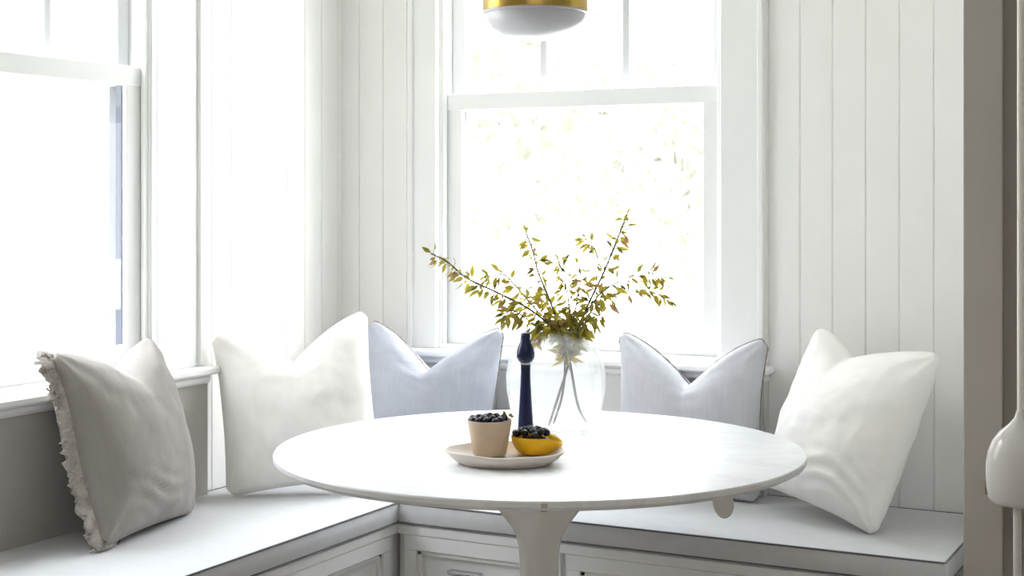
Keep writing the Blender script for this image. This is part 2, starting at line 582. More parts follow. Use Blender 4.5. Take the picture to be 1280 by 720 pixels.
def seat_cushion(x0, x1, y0, y1, label, group):
    """foam pad with a slightly crowned top and a piped edge along both rims"""
    bm = bmesh.new()
    h0, h1 = CB, SEAT
    vs = box(bm, x0, x1, y0, y1, h0, h1)
    bmesh.ops.subdivide_edges(bm, edges=bm.edges[:], cuts=14, use_grid_fill=True)
    for v in bm.verts:
        a = (v.co.x - x0) / (x1 - x0); b = (v.co.y - y0) / (y1 - y0); c = (v.co.z - h0) / (h1 - h0)
        if c > .99:
            e = min(v.co.x - x0, x1 - v.co.x, y1 - v.co.y, v.co.y - y0)
            v.co.z += .004 * min(1, e / .1) + .0015 * noise.noise(v.co * 9)
        bul = .004 * sin(pi * c)
        if a < .001: v.co.x -= bul
        if a > .999: v.co.x += bul
        if b < .001: v.co.y -= bul
        if b > .999: v.co.y += bul
    o = obj('seat_cushion', bm, M['cushion'], None, True, 40, origin=((x0 + x1) / 2, (y0 + y1) / 2, h0))
    tag(o, label, 'cushion', group)
    for z in (h1 - .001, h0 + .004):
        bm = bmesh.new()
        r = .006
        pts = []
        for cx, cy, sa in ((x1 - r, y1 - r, 0), (x0 + r, y1 - r, 90), (x0 + r, y0 + r, 180), (x1 - r, y0 + r, 270)):
            for k in range(4):
                t = radians(sa + 30 * k); pts.append((cx + r * cos(t), cy + r * sin(t), z))
        full = []
        for p, q in zip(pts, pts[1:] + pts[:1]):
            p, q = Vector(p), Vector(q); n = max(1, int((q - p).length / .06))
            full += [p.lerp(q, k / n) for k in range(n)]
        tube(bm, full, .0028, 6, closed=True)
        obj('piping', bm, M['piping'], o, True)
    return o


seat_cushion(.004, DEP, -2.6, -.004, 'pale grey piped seat cushion along the left wall bench', 'seat cushions')
seat_cushion(DEP + .006, XEND + .025, -DEP, -.004, 'pale grey piped seat cushion along the back wall bench', 'seat cushions')


# ------------------------------------------------------------------ throw pillows
def pillow(name, label, W, H, T, mat, loc, yaw, lean, roll, dip=.12, dipw=.42, dipu=0.0, ear=(1, 1), seed=0,
           wr=.006, fold=.5, trim=None, trim_sides='top', trim_r=.003, bend=0.0, sag=0.0, flange=0.0, crease=0.0, creaseu=0.0):
    """stuffed cover: two bulging sheets meeting in a seam, pointed corners, chopped top edge"""
    N = 64
    rot = Euler((0, 0, yaw)).to_matrix() @ Euler((lean, 0, 0)).to_matrix() @ Euler((0, roll, 0)).to_matrix()

    def edge_xz(u, v):
        # outline pulled in between the corners
        px = u * W / 2 * (1 - .055 * (1 - v * v) ** 1.0 * abs(u) ** 1.5)
        pz = v * H / 2 * (1 - .04 * (1 - u * u) * abs(v) ** 2)
        # chop: V notch in the top edge, fading downwards
        k = max(0, (v + .25) / 1.25)
        du = u - dipu
        vn = max(0, 1 - abs(du) / (1 - dipu if du > 0 else 1 + dipu))
        pz -= dip * (vn ** 1.7) * k ** 2.0
        e = ear[0] if u < 0 else ear[1]
        pz += (e - 1) * .1 * k ** 2 * abs(u) ** 2
        px *= 1 + .02 * k
        # blunt the corner tips
        cr = max(0, abs(u) + abs(v) - 1.86) / .14
        px -= math.copysign(.016 * cr * cr, u); pz -= math.copysign(.016 * cr * cr, v)
        pz -= sag * (1 - v) / 2 * (1 - u * u) * .02
        return px, pz

    def thick(u, v):
        a = max(0, 1 - abs(u) ** 2.4); b = max(0, 1 - abs(v) ** 2.4)
        t = (a * b) ** .5
        k = max(0, v)
        vn = exp(-((u - dipu) / dipw) ** 2)
        t *= 1 - .45 * vn * k ** 1.5
        return T / 2 * t

    def fold_n(u, v, side):
        x, z = u * W, v * H
        n = noise.fractal(Vector((x * 5 + seed, z * 5, seed * 1.7 + side)), 1.0, 2.0, 3)
        # creases that fan from the corners and hang below the chop
        r = 0
        for cu, cv, amp in ((-1, 1, 1), (1, 1, 1), (-1, -1, 1.2), (1, -1, 1.2)):
            dx, dz = u - cu, v - cv
            d = sqrt(dx * dx + dz * dz)
            ang = math.atan2(dz, dx)
            r += amp * sin(ang * 9 + seed * 2.1 + cu * 3 + cv) * exp(-(d / .55) ** 2) * min(1, d * 4)
        s = max(0, v) ** 1.2
        vn = exp(-((u - dipu) / .07) ** 2)
        g = -.9 * vn * s * dip / .12
        # ledge under the chop
        led = exp(-((v - .42) / .10) ** 2) * exp(-((u - dipu) / .45) ** 2) * .55 * dip / .12
        # slumped horizontal folds low on the front
        lowf = 0
        if crease and side < 0:
            w = exp(-((v + .62) / .20) ** 2) * exp(-((u - creaseu) / .42) ** 2)
            lowf = crease * w * sin((v + .12 * sin(u * 4 + seed) + .10 * u) * 34)
        return wr * (1.1 * n + fold * r + 1.5 * g + 1.2 * led + lowf)

    bm = bmesh.new()
    grid = {}
    for side in (-1, 1):
        for i in range(N + 1):
            for j in range(N + 1):
                # denser rows near the seam
                u = sin((i / N * 2 - 1) * pi / 2 * .96) / sin(pi / 2 * .96)
                v = sin((j / N * 2 - 1) * pi / 2 * .96) / sin(pi / 2 * .96)
                b = i in (0, N) or j in (0, N)
                if b and side == 1:
                    grid[side, i, j] = grid[-1, i, j]; continue
                px, pz = edge_xz(u, v)
                t = thick(u, v)
                f = fold_n(u, v, side) * min(1, t / (T * .12)) if not b else 0
                py = side * (t + f)
                # soft waviness of the seam
                py += .006 * sin(u * 5 + v * 4 + seed) * (1 if b else (1 - t / T * 2) * .8)
                py += bend * ((u * u) - .3)
                grid[side, i, j] = bm.verts.new((px, py, pz))
    for side in (-1, 1):
        for i in range(N):
            for j in range(N):
                q = (grid[side, i, j], grid[side, i + 1, j], grid[side, i + 1, j + 1], grid[side, i, j + 1])
                bm.faces.new(q if side == -1 else q[::-1])
    bm.verts.ensure_lookup_table()
    seam = [grid[-1, i, N] for i in range(N, -1, -1)] + [grid[-1, 0, j] for j in range(N - 1, -1, -1)] + \
           [grid[-1, i, 0] for i in range(1, N + 1)] + [grid[-1, N, j] for j in range(1, N)]
    # rest it on the seat: drop so that the lowest point touches
    lo = min((rot @ v.co).z for v in bm.verts)
    # flatten the underside very slightly where it presses into the cushion
    base = Vector((loc[0], loc[1], SEAT + (.0105 if trim and not flange else .0065) - lo))
    seam_l = [v.co.copy() for v in seam]
    me = bpy.data.meshes.new(name)
    bmesh.ops.recalc_face_normals(bm, faces=bm.faces[:])
    bm.to_mesh(me); bm.free()
    for p in me.polygons: p.use_smooth = True
    me.materials.append(mat)
    o = bpy.data.objects.new(name, me); COL.objects.link(o)
    o.matrix_world = Matrix.Translation(base) @ rot.to_4x4()
    tag(o, label, 'pillow', 'throw pillows on the corner benches')
    if trim:
        top = seam_l[:N + 1]; left = seam_l[N:2 * N + 1]; bot = seam_l[2 * N:3 * N + 1]; right = seam_l[3 * N:] + seam_l[:1]
        if flange:
            # frayed, crinkled flange sewn along one side and around its lower corner
            bm = bmesh.new()
            r = random.Random(seed)
            path = left + bot[1:int(N * .30)]
            for lay in range(3):
                prev = None
                L = 0
                for k, p in enumerate(path):
                    q = path[min(k + 1, len(path) - 1)]; p0 = path[max(k - 1, 0)]
                    t = (q - p0).normalized()
                    out = Vector((t.z, 0, -t.x))
                    if out.dot(p) < 0: out = -out
                    L += (q - p).length
                    wv = noise.noise(Vector((L * 60, lay * 5.1, seed))) ; wv2 = noise.noise(Vector((L * 95, lay * 3.3 + 9, seed)))
                    w = flange * (.75 + .5 * wv2)
                    lift = .014 * wv + (lay - 1) * .008
                    a = p.copy()
                    m_ = p + out * (w * .42 + .3 * lift) + Vector((0, w * .22 + lift * .5, 0))
                    b = p + out * w * .72 + Vector((0, w * .62 + lift * .8, .004 * wv2))
                    row = [bm.verts.new(x) for x in (a, m_, b)]
                    if prev:
                        bm.faces.new((prev[0], row[0], row[1], prev[1]))
                        if r.random() < .8: bm.faces.new((prev[1], row[1], row[2], prev[2]))
                    prev = row
            # loose tufts
            for k in range(170):
                p = path[r.randrange(len(path))]
                out = Vector((p.x, 0, p.z)).normalized()
                q_ = r.random(); c = p + out * q_ * flange * .7 + Vector((0, q_ * flange * .6 + r.uniform(-.006, .006), r.uniform(-.008, .008)))
                s = r.uniform(.003, .008)
                R = Euler((r.uniform(0, 6), r.uniform(0, 6), r.uniform(0, 6))).to_matrix()
                bm.faces.new([bm.verts.new(c + R @ Vector(x) * s) for x in ((-1, -.5, 0), (1, -.4, .3), (.8, .6, 0), (-.7, .5, -.3))])
            for v in bm.verts:
                wz = (rot @ v.co).z + base.z
                if wz < SEAT + .0075: v.co += rot.inverted() @ Vector((0, 0, SEAT + .0075 + .1 * r.random() * .05 - wz))
            me = bpy.data.meshes.new('fringe'); bm.to_mesh(me); bm.free(); me.materials.append(trim)
            f = bpy.data.objects.new('fringe', me); COL.objects.link(f); f.parent = o
            f['label'] = 'crinkled frayed flange'
        else:
            bm = bmesh.new()
            path = seam_l if trim_sides == 'all' else top
            rr = [trim_r * (1 + .7 * noise.noise(p * 130)) for p in path]
            tube(bm, path, rr, 6, closed=trim_sides == 'all')
            me = bpy.data.meshes.new('edging'); bm.to_mesh(me); bm.free(); me.materials.append(trim)
            f = bpy.data.objects.new('edging', me); COL.objects.link(f); f.parent = o
            f['label'] = 'brown frayed edging'
    return o


pillow('throw_pillow', 'taupe linen pillow with a frayed silvery flange, nearest on the left bench', .47, .49, .22, M['lin'],
       (.150, -1.20), radians(102), radians(-17), radians(1), dip=.08, dipu=.1, seed=1.3, wr=.006,
       trim=M['flange'], flange=.040, crease=.8, creaseu=-.2)
pillow('throw_pillow', 'ivory pillow in the corner between the two windows', .45, .49, .17, M['wht'],
       (.250, -.60), radians(33), radians(-12), radians(-6), dip=.12, ear=(.72, 1), seed=4.1, wr=.005)
pillow('throw_pillow', 'pale blue grey pillow with brown edging at the left end of the back bench', .47, .455, .16, M['blu'],
       (.432, -.165), radians(3), radians(-10), radians(1), dip=.145, seed=7.7, wr=.004, trim=M['fray'], trim_r=.0033, trim_sides='all')
pillow('throw_pillow', 'pale grey pillow leaning at the right edge of the back window', .445, .455, .16, M['gry'],
       (1.270, -.125), radians(-1), radians(-6), radians(0), dip=.14, seed=11.2, wr=.004, trim=M['fray'], trim_r=.0033, trim_sides='all')
pillow('throw_pillow', 'large white pillow leaning on the planked wall at the right end of the bench', .43, .49, .20, M['wht2'],
       (1.752, -.235), radians(-27), radians(-19), radians(9), dip=.07, dipu=-.25, ear=(.7, 1), seed=15.9, wr=.0065, crease=1.1, creaseu=.35)

# ------------------------------------------------------------------ tulip table
TZ = .753
tc = at(674, 0, 3.42); TCX, TCY = tc.x, tc.y
root = empty('pedestal_table', (TCX, TCY, 0))
tag(root, 'round white marble topped pedestal table in front of the corner bench', 'table')
bm = bmesh.new()
R = .61
lathe(bm, [(0, TZ), (R - .30, TZ), (R - .006, TZ), (R - .002, TZ - .001), (R, TZ - .004), (R, TZ - .013), (R - .004, TZ - .018), (R - .014, TZ - .023),
           (R - .03, TZ - .0255), (R - .2, TZ - .026), (0, TZ - .026)], (TCX, TCY, 0), 160)
obj('tabletop', bm, M['marble'], root, True, 30)
bm = bmesh.new()
prof = [(.0, .0), (.245, .0), (.255, .004), (.252, .012), (.20, .022), (.13, .045), (.082, .09), (.058, .17), (.047, .30), (.0445, .42),
        (.0455, .49), (.0475, .52), (.053, .546), (.064, .568), (.082, .592), (.105, .622), (.128, .655), (.146, .69), (.156, .7265), (.0, .7268)]
lathe(bm, [(r, z) for r, z in prof], (TCX, TCY, 0), 72)
obj('pedestal', bm, M['ped'], root, True, 50)
# rounded tab hanging under the rim at the right front
tabc = at(904, 636, 3.06)
bm = bmesh.new()
ring = []
n = 28
for k in range(n):
    a = 2 * pi * k / n
    x = .0220 * cos(a); z = .034 * sin(a)
    x += -.35 * z * (1 if z > 0 else .2)
    ring.append((x, z))
dirx = RT; diry = FW
layers = []
for dy, sc in ((-.011, .80), (-.009, .93), (-.004, 1), (.004, 1), (.009, .93), (.011, .80)):
    layers.append([bm.verts.new(Vector((tabc.x, tabc.y, TZ - .053)) + dirx * x * sc + diry * dy + Vector((0, 0, z * sc))) for x, z in ring])
for A, B in zip(layers, layers[1:]):
    for k in range(n): bm.faces.new((A[k], A[(k + 1) % n], B[(k + 1) % n], B[k]))
bm.faces.new(layers[0]); bm.faces.new(layers[-1])
for v in bm.verts:
    if v.co.z > TZ - .0262: v.co.z = TZ - .0262
obj('edge_tab', bm, M['ped'], root, True, 60)['label'] = 'rounded white tab under the rim'
bm = bmesh.new()
fr = CAMP - Vector((TCX, TCY, 0)); fr.z = 0; fr.normalize()
sd = Vector((-fr.y, fr.x, 0))
ang = math.atan2(fr.y, fr.x)
for k in range(5):
    pass
a0, a1 = ang + .006, ang + .026
pts = []
for z in (TZ - .0045, TZ - .0125):
    pts.append([bm.verts.new((TCX + (R + .0006) * cos(a0 + (a1 - a0) * k / 4), TCY + (R + .0006) * sin(a0 + (a1 - a0) * k / 4), z)) for k in range(5)])
pts.append([bm.verts.new((TCX + (R - .0115) * cos(a0 + (a1 - a0) * k / 4), TCY + (R - .0115) * sin(a0 + (a1 - a0) * k / 4), TZ - .0236)) for k in range(5)])
for A, B in zip(pts, pts[1:]):
    for k in range(4): bm.faces.new((A[k], A[k + 1], B[k + 1], B[k]))
obj('edge_inlay', bm, M['taupe'], root)['label'] = 'small grey patch in the table edge'

# ------------------------------------------------------------------ things on the table
c = at(631, 0, 3.215); c.z = TZ
rz = TH
tray = None
bm = bmesh.new()
prof = [(0, .0), (.70, .0), (.78, .002), (.90, .013), (1.0, .026), (1.0, .029), (.97, .0295), (.88, .019), (.76, .010), (.6, .0085), (0, .0085)]
lathe(bm, [(r * .131, z) for r, z in prof], (0, 0, 0), 72, 1, .82)
for v in bm.verts: v.co.z += .002 * noise.noise(v.co * 14) * (v.co.z / .03); 
bmesh.ops.rotate(bm, verts=bm.verts[:], cent=(0, 0, 0), matrix=Matrix.Rotation(TH - .12, 3, 'Z'))
bmesh.ops.translate(bm, verts=bm.verts[:], vec=c)
tray = obj('serving_dish', bm, M['tray'], None, True, 50, origin=c)
tag(tray, 'shallow oval cream stoneware dish on the marble table top', 'dish')

c = at(612, 0, 3.255); c.z = TZ + .0105
CUPC = c.copy()
bm = bmesh.new()
lathe(bm, [(0, 0), (.033, 0), (.0365, .003), (.0415, .030), (.0465, .058), (.0495, .076), (.0498, .0785), (.0475, .0785), (.045, .066), (.040, .03), (.034, .008), (0, .006)], c, 56)
cup = obj('cup', bm, M['cup'], None, True, 50, origin=c)
tag(cup, 'tapered beige stoneware cup filled with dark berries, on the left of the cream dish', 'cup')


def berry_mesh(r):
    bm = bmesh.new()
    n = 10
    prof = []
    for k in range(9):
        t = pi * k / 8
        rr, zz = r * sin(t), -r * cos(t) * .9
        if k == 8: zz -= r * .25
        prof.append((max(0, rr) if 0 < k < 8 else 0, zz))
    lathe(bm, prof, (0, 0, 0), n)
    me = bpy.data.meshes.new('berry')
    bmesh.ops.recalc_face_normals(bm, faces=bm.faces[:])
    bm.to_mesh(me); bm.free(); me.materials.append(M['berry'])
    for p in me.polygons: p.use_smooth = True
    return me


BM = berry_mesh(.0090)
def berry(p, label, group, s=1):
    o = bpy.data.objects.new('berry', BM); COL.objects.link(o)
    o.location = p; o.scale = (s, s, s)
    o.rotation_euler = (RND.uniform(-.6, .6), RND.uniform(-.6, .6), RND.uniform(0, 6))
    tag(o, label, 'berry', group)


placed = []
def heap(center, rad, z, n, label, group, dome=.008, sx=1, sy=1, rot=0):
    k = 0; tries = 0
    mine = []
    while k < n and tries < 6000:
        tries += 1
        a = RND.uniform(0, 2 * pi); r = rad * sqrt(RND.random())
        lx, ly = r * cos(a) * sx, r * sin(a) * sy
        x = center.x + lx * cos(rot) - ly * sin(rot); y = center.y + lx * sin(rot) + ly * cos(rot)
        zz = z + dome * (1 - (r / rad) ** 2)
        p = Vector((x, y, zz))
        if all((p - q).length > .0150 for q in mine):
            mine.append(p); k += 1
            berry(p, label, group, RND.uniform(.88, 1.08))


heap(CUPC, .0385, CUPC.z + .0785, 20, 'dark blue berry heaped in the beige cup', 'berries in the cup', .006)
bm = bmesh.new()
lathe(bm, [(0, 0), (.038, 0), (.0405, .02), (.0435, .056), (.0445, .066), (.03, .0685), (0, .069)], CUPC + Vector((0, 0, .008)), 40)
bmesh.ops.scale(bm, vec=(.93, .93, 1), verts=bm.verts[:], space=Matrix.Translation(-CUPC))
fill = obj('berry_filling', bm, M['berry'], None, True, 60, origin=CUPC)
tag(fill, 'mass of dark berries filling the beige cup', 'berries', None, 'stuff')

# yellow boat shaped bowl with a pointed lip to the right
c = at(668, 0, 3.275); c.z = TZ + .0105
YB = c.copy()
bm = bmesh.new()
prof = [(0, 0), (.55, 0), (.68, .003), (.86, .014), (.97, .028), (1.0, .0385), (.975, .040), (.93, .037), (.82, .018), (.62, .008), (0, .007)]
rings = lathe(bm, [(r * .052, z) for r, z in prof], (0, 0, 0), 64)
for v in bm.verts:
    a = math.atan2(v.co.y, v.co.x)
    k = max(0, cos(a)) ** 6
    rr = v.co.to_2d().length
    v.co.x += .013 * k * (rr / .052)
    v.co.z -= .013 * k * (v.co.z / .04)
bmesh.ops.rotate(bm, verts=bm.verts[:], cent=(0, 0, 0), matrix=Matrix.Rotation(TH - .25, 3, 'Z'))
bmesh.ops.translate(bm, verts=bm.verts[:], vec=c)
yb_ = obj('bowl', bm, M['yel'], None, True, 55, origin=c)
tag(yb_, 'small yellow bowl with a pointed lip, on the right of the cream dish', 'bowl')
bm = bmesh.new()
lathe(bm, [(0, .0085), (.030, .009), (.034, .013), (.038, .026), (.037, .030), (.025, .036), (0, .038)], c, 40)
fill = obj('berry_filling', bm, M['berry'], None, True, 60, origin=c)
tag(fill, 'mass of dark berries filling the yellow bowl', 'berries', None, 'stuff')
heap(YB - RT * .006 + FW * .004, .037, YB.z + .044, 17, 'dark blue berry heaped in the yellow bowl', 'berries in the yellow bowl', .010)

# sprig lying on the berries of the cup
bm = bmesh.new()
for k in range(5):
    p = at(631 + k * 1.4, 521 - (k % 3) * 1.4, 3.25)
    d = (RT * RND.uniform(-1, 1) + Vector((0, 0, RND.uniform(-.2, 1))) + FW * RND.uniform(-.5, .5)).normalized()
    s = d.cross(FW).normalized()
    L = .013
    bm.faces.new([bm.verts.new(q) for q in (p, p + d * L * .5 + s * L * .28, p + d * L, p + d * L * .5 - s * L * .28)])
tag(obj('herb_sprig', bm, M['leaf3']), 'tiny green sprig on the berries in the beige cup', 'sprig')

# navy pepper mill behind the bowl
c = at(657, 0, 3.45); c.z = TZ
root = empty('pepper_mill', c)
tag(root, 'slim navy pepper mill with a rounded head, behind the yellow bowl', 'pepper mill')
bm = bmesh.new()
lathe(bm, [(0, 0), (.0235, 0), (.025, .004), (.025, .014), (.0235, .018), (.021, .022), (.0195, .032), (.0175, .06), (.0145, .10), (.0118, .15), (.0112, .17), (.0118, .186), (.0125, .189), (0, .189)], c, 40)
obj('mill_body', bm, M['navy'], root, True, 40)
bm = bmesh.new(); lathe(bm, [(0, .1885), (.0128, .1885), (.0128, .193), (0, .193)], c, 40)
obj('collar', bm, M['silver'], root, True, 40)['label'] = 'thin silver collar'
bm = bmesh.new()
lathe(bm, [(0, .1925), (.0125, .1925), (.0165, .196), (.0205, .204), (.0215, .214), (.0195, .225), (.0155, .235), (.0122, .243), (.0115, .247), (.0115, .2475), (0, .2475)], c, 40)
obj('mill_head', bm, M['navy'], root, True, 40)
bm = bmesh.new(); lathe(bm, [(0, .247), (.0095, .247), (.0112, .250), (.0112, .259), (.0095, .262), (0, .2625)], c, 32)
obj('top_nut', bm, M['navy'], root, True, 40)

# glass vase
VD = 3.68
c = at(695, 0, VD); c.z = TZ
VC = c.copy()
bm = bmesh.new()
outer = [(0, .001), (.060, .0), (.082, .004), (.100, .020), (.115, .055), (.1235, .10), (.1245, .140), (.118, .175), (.102, .205), (.080, .226), (.063, .2375), (.0585, .2415), (.0575, .2445), (.0585, .2475)]
inner = [(.0575, .2475), (.0560, .2445), (.0570, .2405), (.0615, .2360), (.0785, .224), (.100, .203), (.1158, .174), (.1222, .140), (.1212, .10), (.113, .056), (.098, .023), (.080, .009), (.058, .006), (0, .007)]
lathe(bm, outer + inner, c, 80)
vase = obj('vase', bm, M['vase'], None, True, 60, origin=c)
tag(vase, 'round bulging clear glass vase holding leafy branches on the table', 'vase')


# branches
def leaf(bm, p, d, nrm, L, Wd, mi, curl):
    d = d.normalized()
    s = d.cross(nrm)
    if s.length < .01: s = d.cross(Vector((1, 0, 0)))
    s.normalize(); n = s.cross(d).normalized()
    ctr, lf, rg = [], [], []
    ws = (.0, .62, 1, .82, .42, 0)
    for k, w in enumerate(ws):
        t = k / 5
        q = p + d * L * t - n * curl * L * t * t
        ctr.append(bm.verts.new(q))
        if 0 < k < 5:
            lf.append(bm.verts.new(q + s * Wd / 2 * w + n * Wd * .16 * w))
            rg.append(bm.verts.new(q - s * Wd / 2 * w + n * Wd * .16 * w))
    fs = [bm.faces.new((ctr[0], ctr[1], lf[0])), bm.faces.new((ctr[0], rg[0], ctr[1]))]
    for k in range(3):
        fs.append(bm.faces.new((ctr[k + 1], ctr[k + 2], lf[k + 1], lf[k])))
        fs.append(bm.faces.new((ctr[k + 1], rg[k], rg[k + 1], ctr[k + 2])))
    fs += [bm.faces.new((ctr[4], ctr[5], lf[3])), bm.faces.new((ctr[4], rg[3], ctr[5]))]
    for f in fs: f.material_index = mi


def branch(label, foot, forks, seed):
    """foot: stem end in the vase; forks: list of ((px,py)..., depth shift at tip, leaf start fraction, density)"""
    r = random.Random(seed)
    root = empty('leafy_branch', foot)
    tag(root, label, 'branch', 'leafy branches in the glass vase')
    sb = bmesh.new(); lb = bmesh.new()
    for ctrl, dsh, f0, dens, r0 in forks:
        n = len(ctrl)
        P = []
        for k, q in enumerate(ctrl):
            if isinstance(q, Vector): P.append(q)
            else: P.append(at(q[0], q[1], VD + dsh * (k / (n - 1)) ** 1.2))
        S = spline(P, 12)
        N = len(S)
        tube(sb, S, [r0 * 1.25 * (1 - .6 * k / N) for k in range(N)], 7)
        # leaves in loose pairs on short petioles
        acc = 0; nxt = 0
        tot = sum((b - a).length for a, b in zip(S, S[1:]))
        run = 0
        for k in range(N - 1):
            seg = (S[k + 1] - S[k]); run += seg.length
            if run / tot < f0: continue
            acc += seg.length
            if acc < nxt: continue
            acc = 0; nxt = r.uniform(.0036, .0074) / dens / (.9 + .35 * run / tot)
            t = seg.normalized()
            for side in range(r.choice((1, 2, 2, 3))):
                aa = r.uniform(0, 2 * pi)
                x = t.cross(Vector((.3, .2, 1))).normalized(); y = t.cross(x)
                o = x * cos(aa) + y * sin(aa)
                d = (t * r.uniform(.1, 1.0) + o * r.uniform(.5, 1.0) + Vector((0, 0, -r.uniform(.1, 1.1)))).normalized()
                L = r.uniform(.024, .043) * (1 - .25 * (run / tot) ** 3)
                base = S[k] + o * r0 * .5
                pet = base + d * r.uniform(.003, .012)
                tube(sb, [base, pet], [.0006, .0005], 4, cap=False)
                nr = Vector((r.uniform(-1, 1), r.uniform(-1, 1), r.uniform(-.2, 1)))
                mi = r.choices((0, 1, 2, 3), (6, 4, 1.3, 1.4))[0]
                leaf(lb, pet, d, nr, L, L * r.uniform(.27, .42), mi, r.uniform(-.1, .45))
        # end leaf
        leaf(lb, S[-1], (S[-1] - S[-2]), Vector((r.uniform(-1, 1), r.uniform(-1, 1), 1)), .022, .009, 0, .2)
    obj('stem', sb, M['stem'], root, True)
    l = obj('leaves', lb, [M['leaf0'], M['leaf1'], M['leaf2'], M['leaf3']], root)
    return root


f1 = at(733, 549, VD + .045); f1.z = TZ + .0105
f2 = at(686, 548, VD - .01); f2.z = TZ + .0105
f3 = at(692, 548, VD + .03); f3.z = TZ + .0105
NK = at(709, 442, VD)
def nk(dx, dy, dd=0): return at(709 + dx, 444 + dy, VD + dd)

branch('leafy branch arching far to the left out of the vase', f1, [
    ([f1, at(722, 505, VD + .03), nk(2, 4, .01), (698, 418), (664, 388), (622, 366), (584, 348), (560, 328), (539, 317)], -.10, .36, 1.0, .0030),
    ([nk(0, 0), (694, 412), (668, 385), (645, 358), (628, 343), (607, 347)], .05, .40, .9, .0018),
    ([nk(0, 0), (690, 420), (660, 400), (640, 388), (628, 398)], -.12, .35, .9, .0016),
    ([nk(-2, 0), (696, 424), (684, 408), (676, 412), (668, 428)], -.05, .25, 1.0, .0015),
], 11)
branch('leafy branch rising tall and fanning out to the right of the vase', f2, [
    ([f2, at(698, 495, VD), nk(4, 4), (722, 412), (738, 375), (755, 340), (768, 308), (776, 288), (784, 268)], .06, .40, .85, .0030),
    ([nk(3, 0), (726, 402), (750, 368), (778, 350), (806, 342), (834, 347)], -.06, .30, 1.0, .0018),
    ([nk(3, 0), (730, 400), (762, 372), (795, 362), (818, 366), (834, 376)], .10, .42, .8, .0016),
    ([nk(3, 0), (724, 414), (738, 398), (756, 391)], -.08, .3, .9, .0014),
    ([(745, 355), (748, 330), (742, 308), (732, 297)], .05, .72, .6, .0011),
], 23)
branch('leafy branch standing upright in the middle of the vase', f3, [
    ([f3, at(703, 492, VD + .02), nk(-3, 4, .01), (698, 405), (684, 368), (672, 338), (666, 314), (657, 289)], .03, .45, .85, .0028),
    ([nk(0, 0), (712, 405), (710, 372), (704, 345), (698, 326)], -.07, .25, 1.0, .0018),
    ([nk(0, 0), (716, 404), (722, 372), (726, 348), (722, 330)], .05, .25, 1.0, .0018),
    ([nk(0, 0), (705, 420), (690, 388), (676, 372), (652, 378)], .12, .3, .9, .0015),
    ([nk(0, 6), (704, 428), (700, 412), (697, 400)], -.04, .0, 1.7, .0014),
    ([nk(0, 6), (716, 430), (720, 414), (727, 402)], -.04, .0, 1.7, .0014),
    ([nk(0, 6), (710, 428), (710, 412), (708, 398)], .04, .0, 1.7, .0014),
], 37)

# ------------------------------------------------------------------ pendant lamp over the table
c = at(669.5, 0, 3.42)
root = empty('pendant_lamp', (c.x, c.y, 1.71))
tag(root, 'brass banded white glass pendant lamp hanging above the table', 'lamp')
zb = 1.697
bm = bmesh.new()
pr = [(0, zb)]
for k in range(1, 17):
    t = pi / 2 * k / 16
    pr.append((.117 * sin(t) ** .92, zb + .060 * (1 - cos(t) ** 1.15)))
pr += [(.121, zb + .062), (.121, zb + .067), (.10, zb + .068)]
lathe(bm, pr, (c.x, c.y, 0), 72)
obj('lamp_bowl', bm, M['opal'], root, True, 50)
bm = bmesh.new()
lathe(bm, [(.102, zb + .0665), (.1222, zb + .0665), (.1225, zb + .115), (.1205, zb + .118), (.102, zb + .118)], (c.x, c.y, 0), 72)
obj('brass_band', bm, M['brass'], root, True, 40)
bm = bmesh.new()
lathe(bm, [(.117, zb + .117)] + [(.117 * cos(pi / 2 * k / 10), zb + .117 + .10 * sin(pi / 2 * k / 10)) for k in range(1, 10)] + [(.02, zb + .2175)], (c.x, c.y, 0), 72)
obj('upper_shade', bm, M['opal'], root, True, 50)
bm = bmesh.new()
lathe(bm, [(0, zb + .212), (.026, zb + .212), (.026, zb + .235), (.008, zb + .245), (.006, zb + .25), (.006, CEIL - .03), (.06, CEIL - .025), (.062, CEIL - .001), (0, CEIL - .001)], (c.x, c.y, 0), 40)
obj('lamp_stem', bm, M['brass'], root, True, 40)

# ------------------------------------------------------------------ white fitting on a rod at the right
c = at(1276, 0, 2.98); c.z = 0
root = empty('rod_fitting', c)
tag(root, 'glossy white bell shaped fitting on a vertical rod beside the taupe post', 'fitting')
zt = at(0, 526, 2.98).z; zl = at(0, 631, 2.98).z
bm = bmesh.new()
lathe(bm, [(.008, zt + .022), (.012, zt + .006), (.024, zt - .008), (.040, zt - .022), (.054, zt - .042), (.0625, zt - .064), (.0665, zt - .088), (.0672, zt - .11), (.066, zt - .135), (.0625, zl + .012), (.057, zl + .003), (.050, zl), (0, zl)], c, 64, 1.02, .8)
obj('housing', bm, M['gloss'], root, True, 50)
bm = bmesh.new()
tube(bm, [(c.x, c.y, zt - .01), (c.x, c.y, CEIL - .001)], .0072, 20)
obj('upper_rod', bm, M['rod'], root, True, 40)
bm = bmesh.new()
c2 = at(1272, 0, 2.98)
tube(bm, [(c2.x, c2.y, .0), (c2.x, c2.y, zl + .01)], .0085, 20)
obj('lower_rod', bm, M['gloss'], root, True, 40)

# ------------------------------------------------------------------ outside
slab('ground', M['lawn'], -30, 30, -20, 40, -.7, -.6)['kind'] = 'structure'


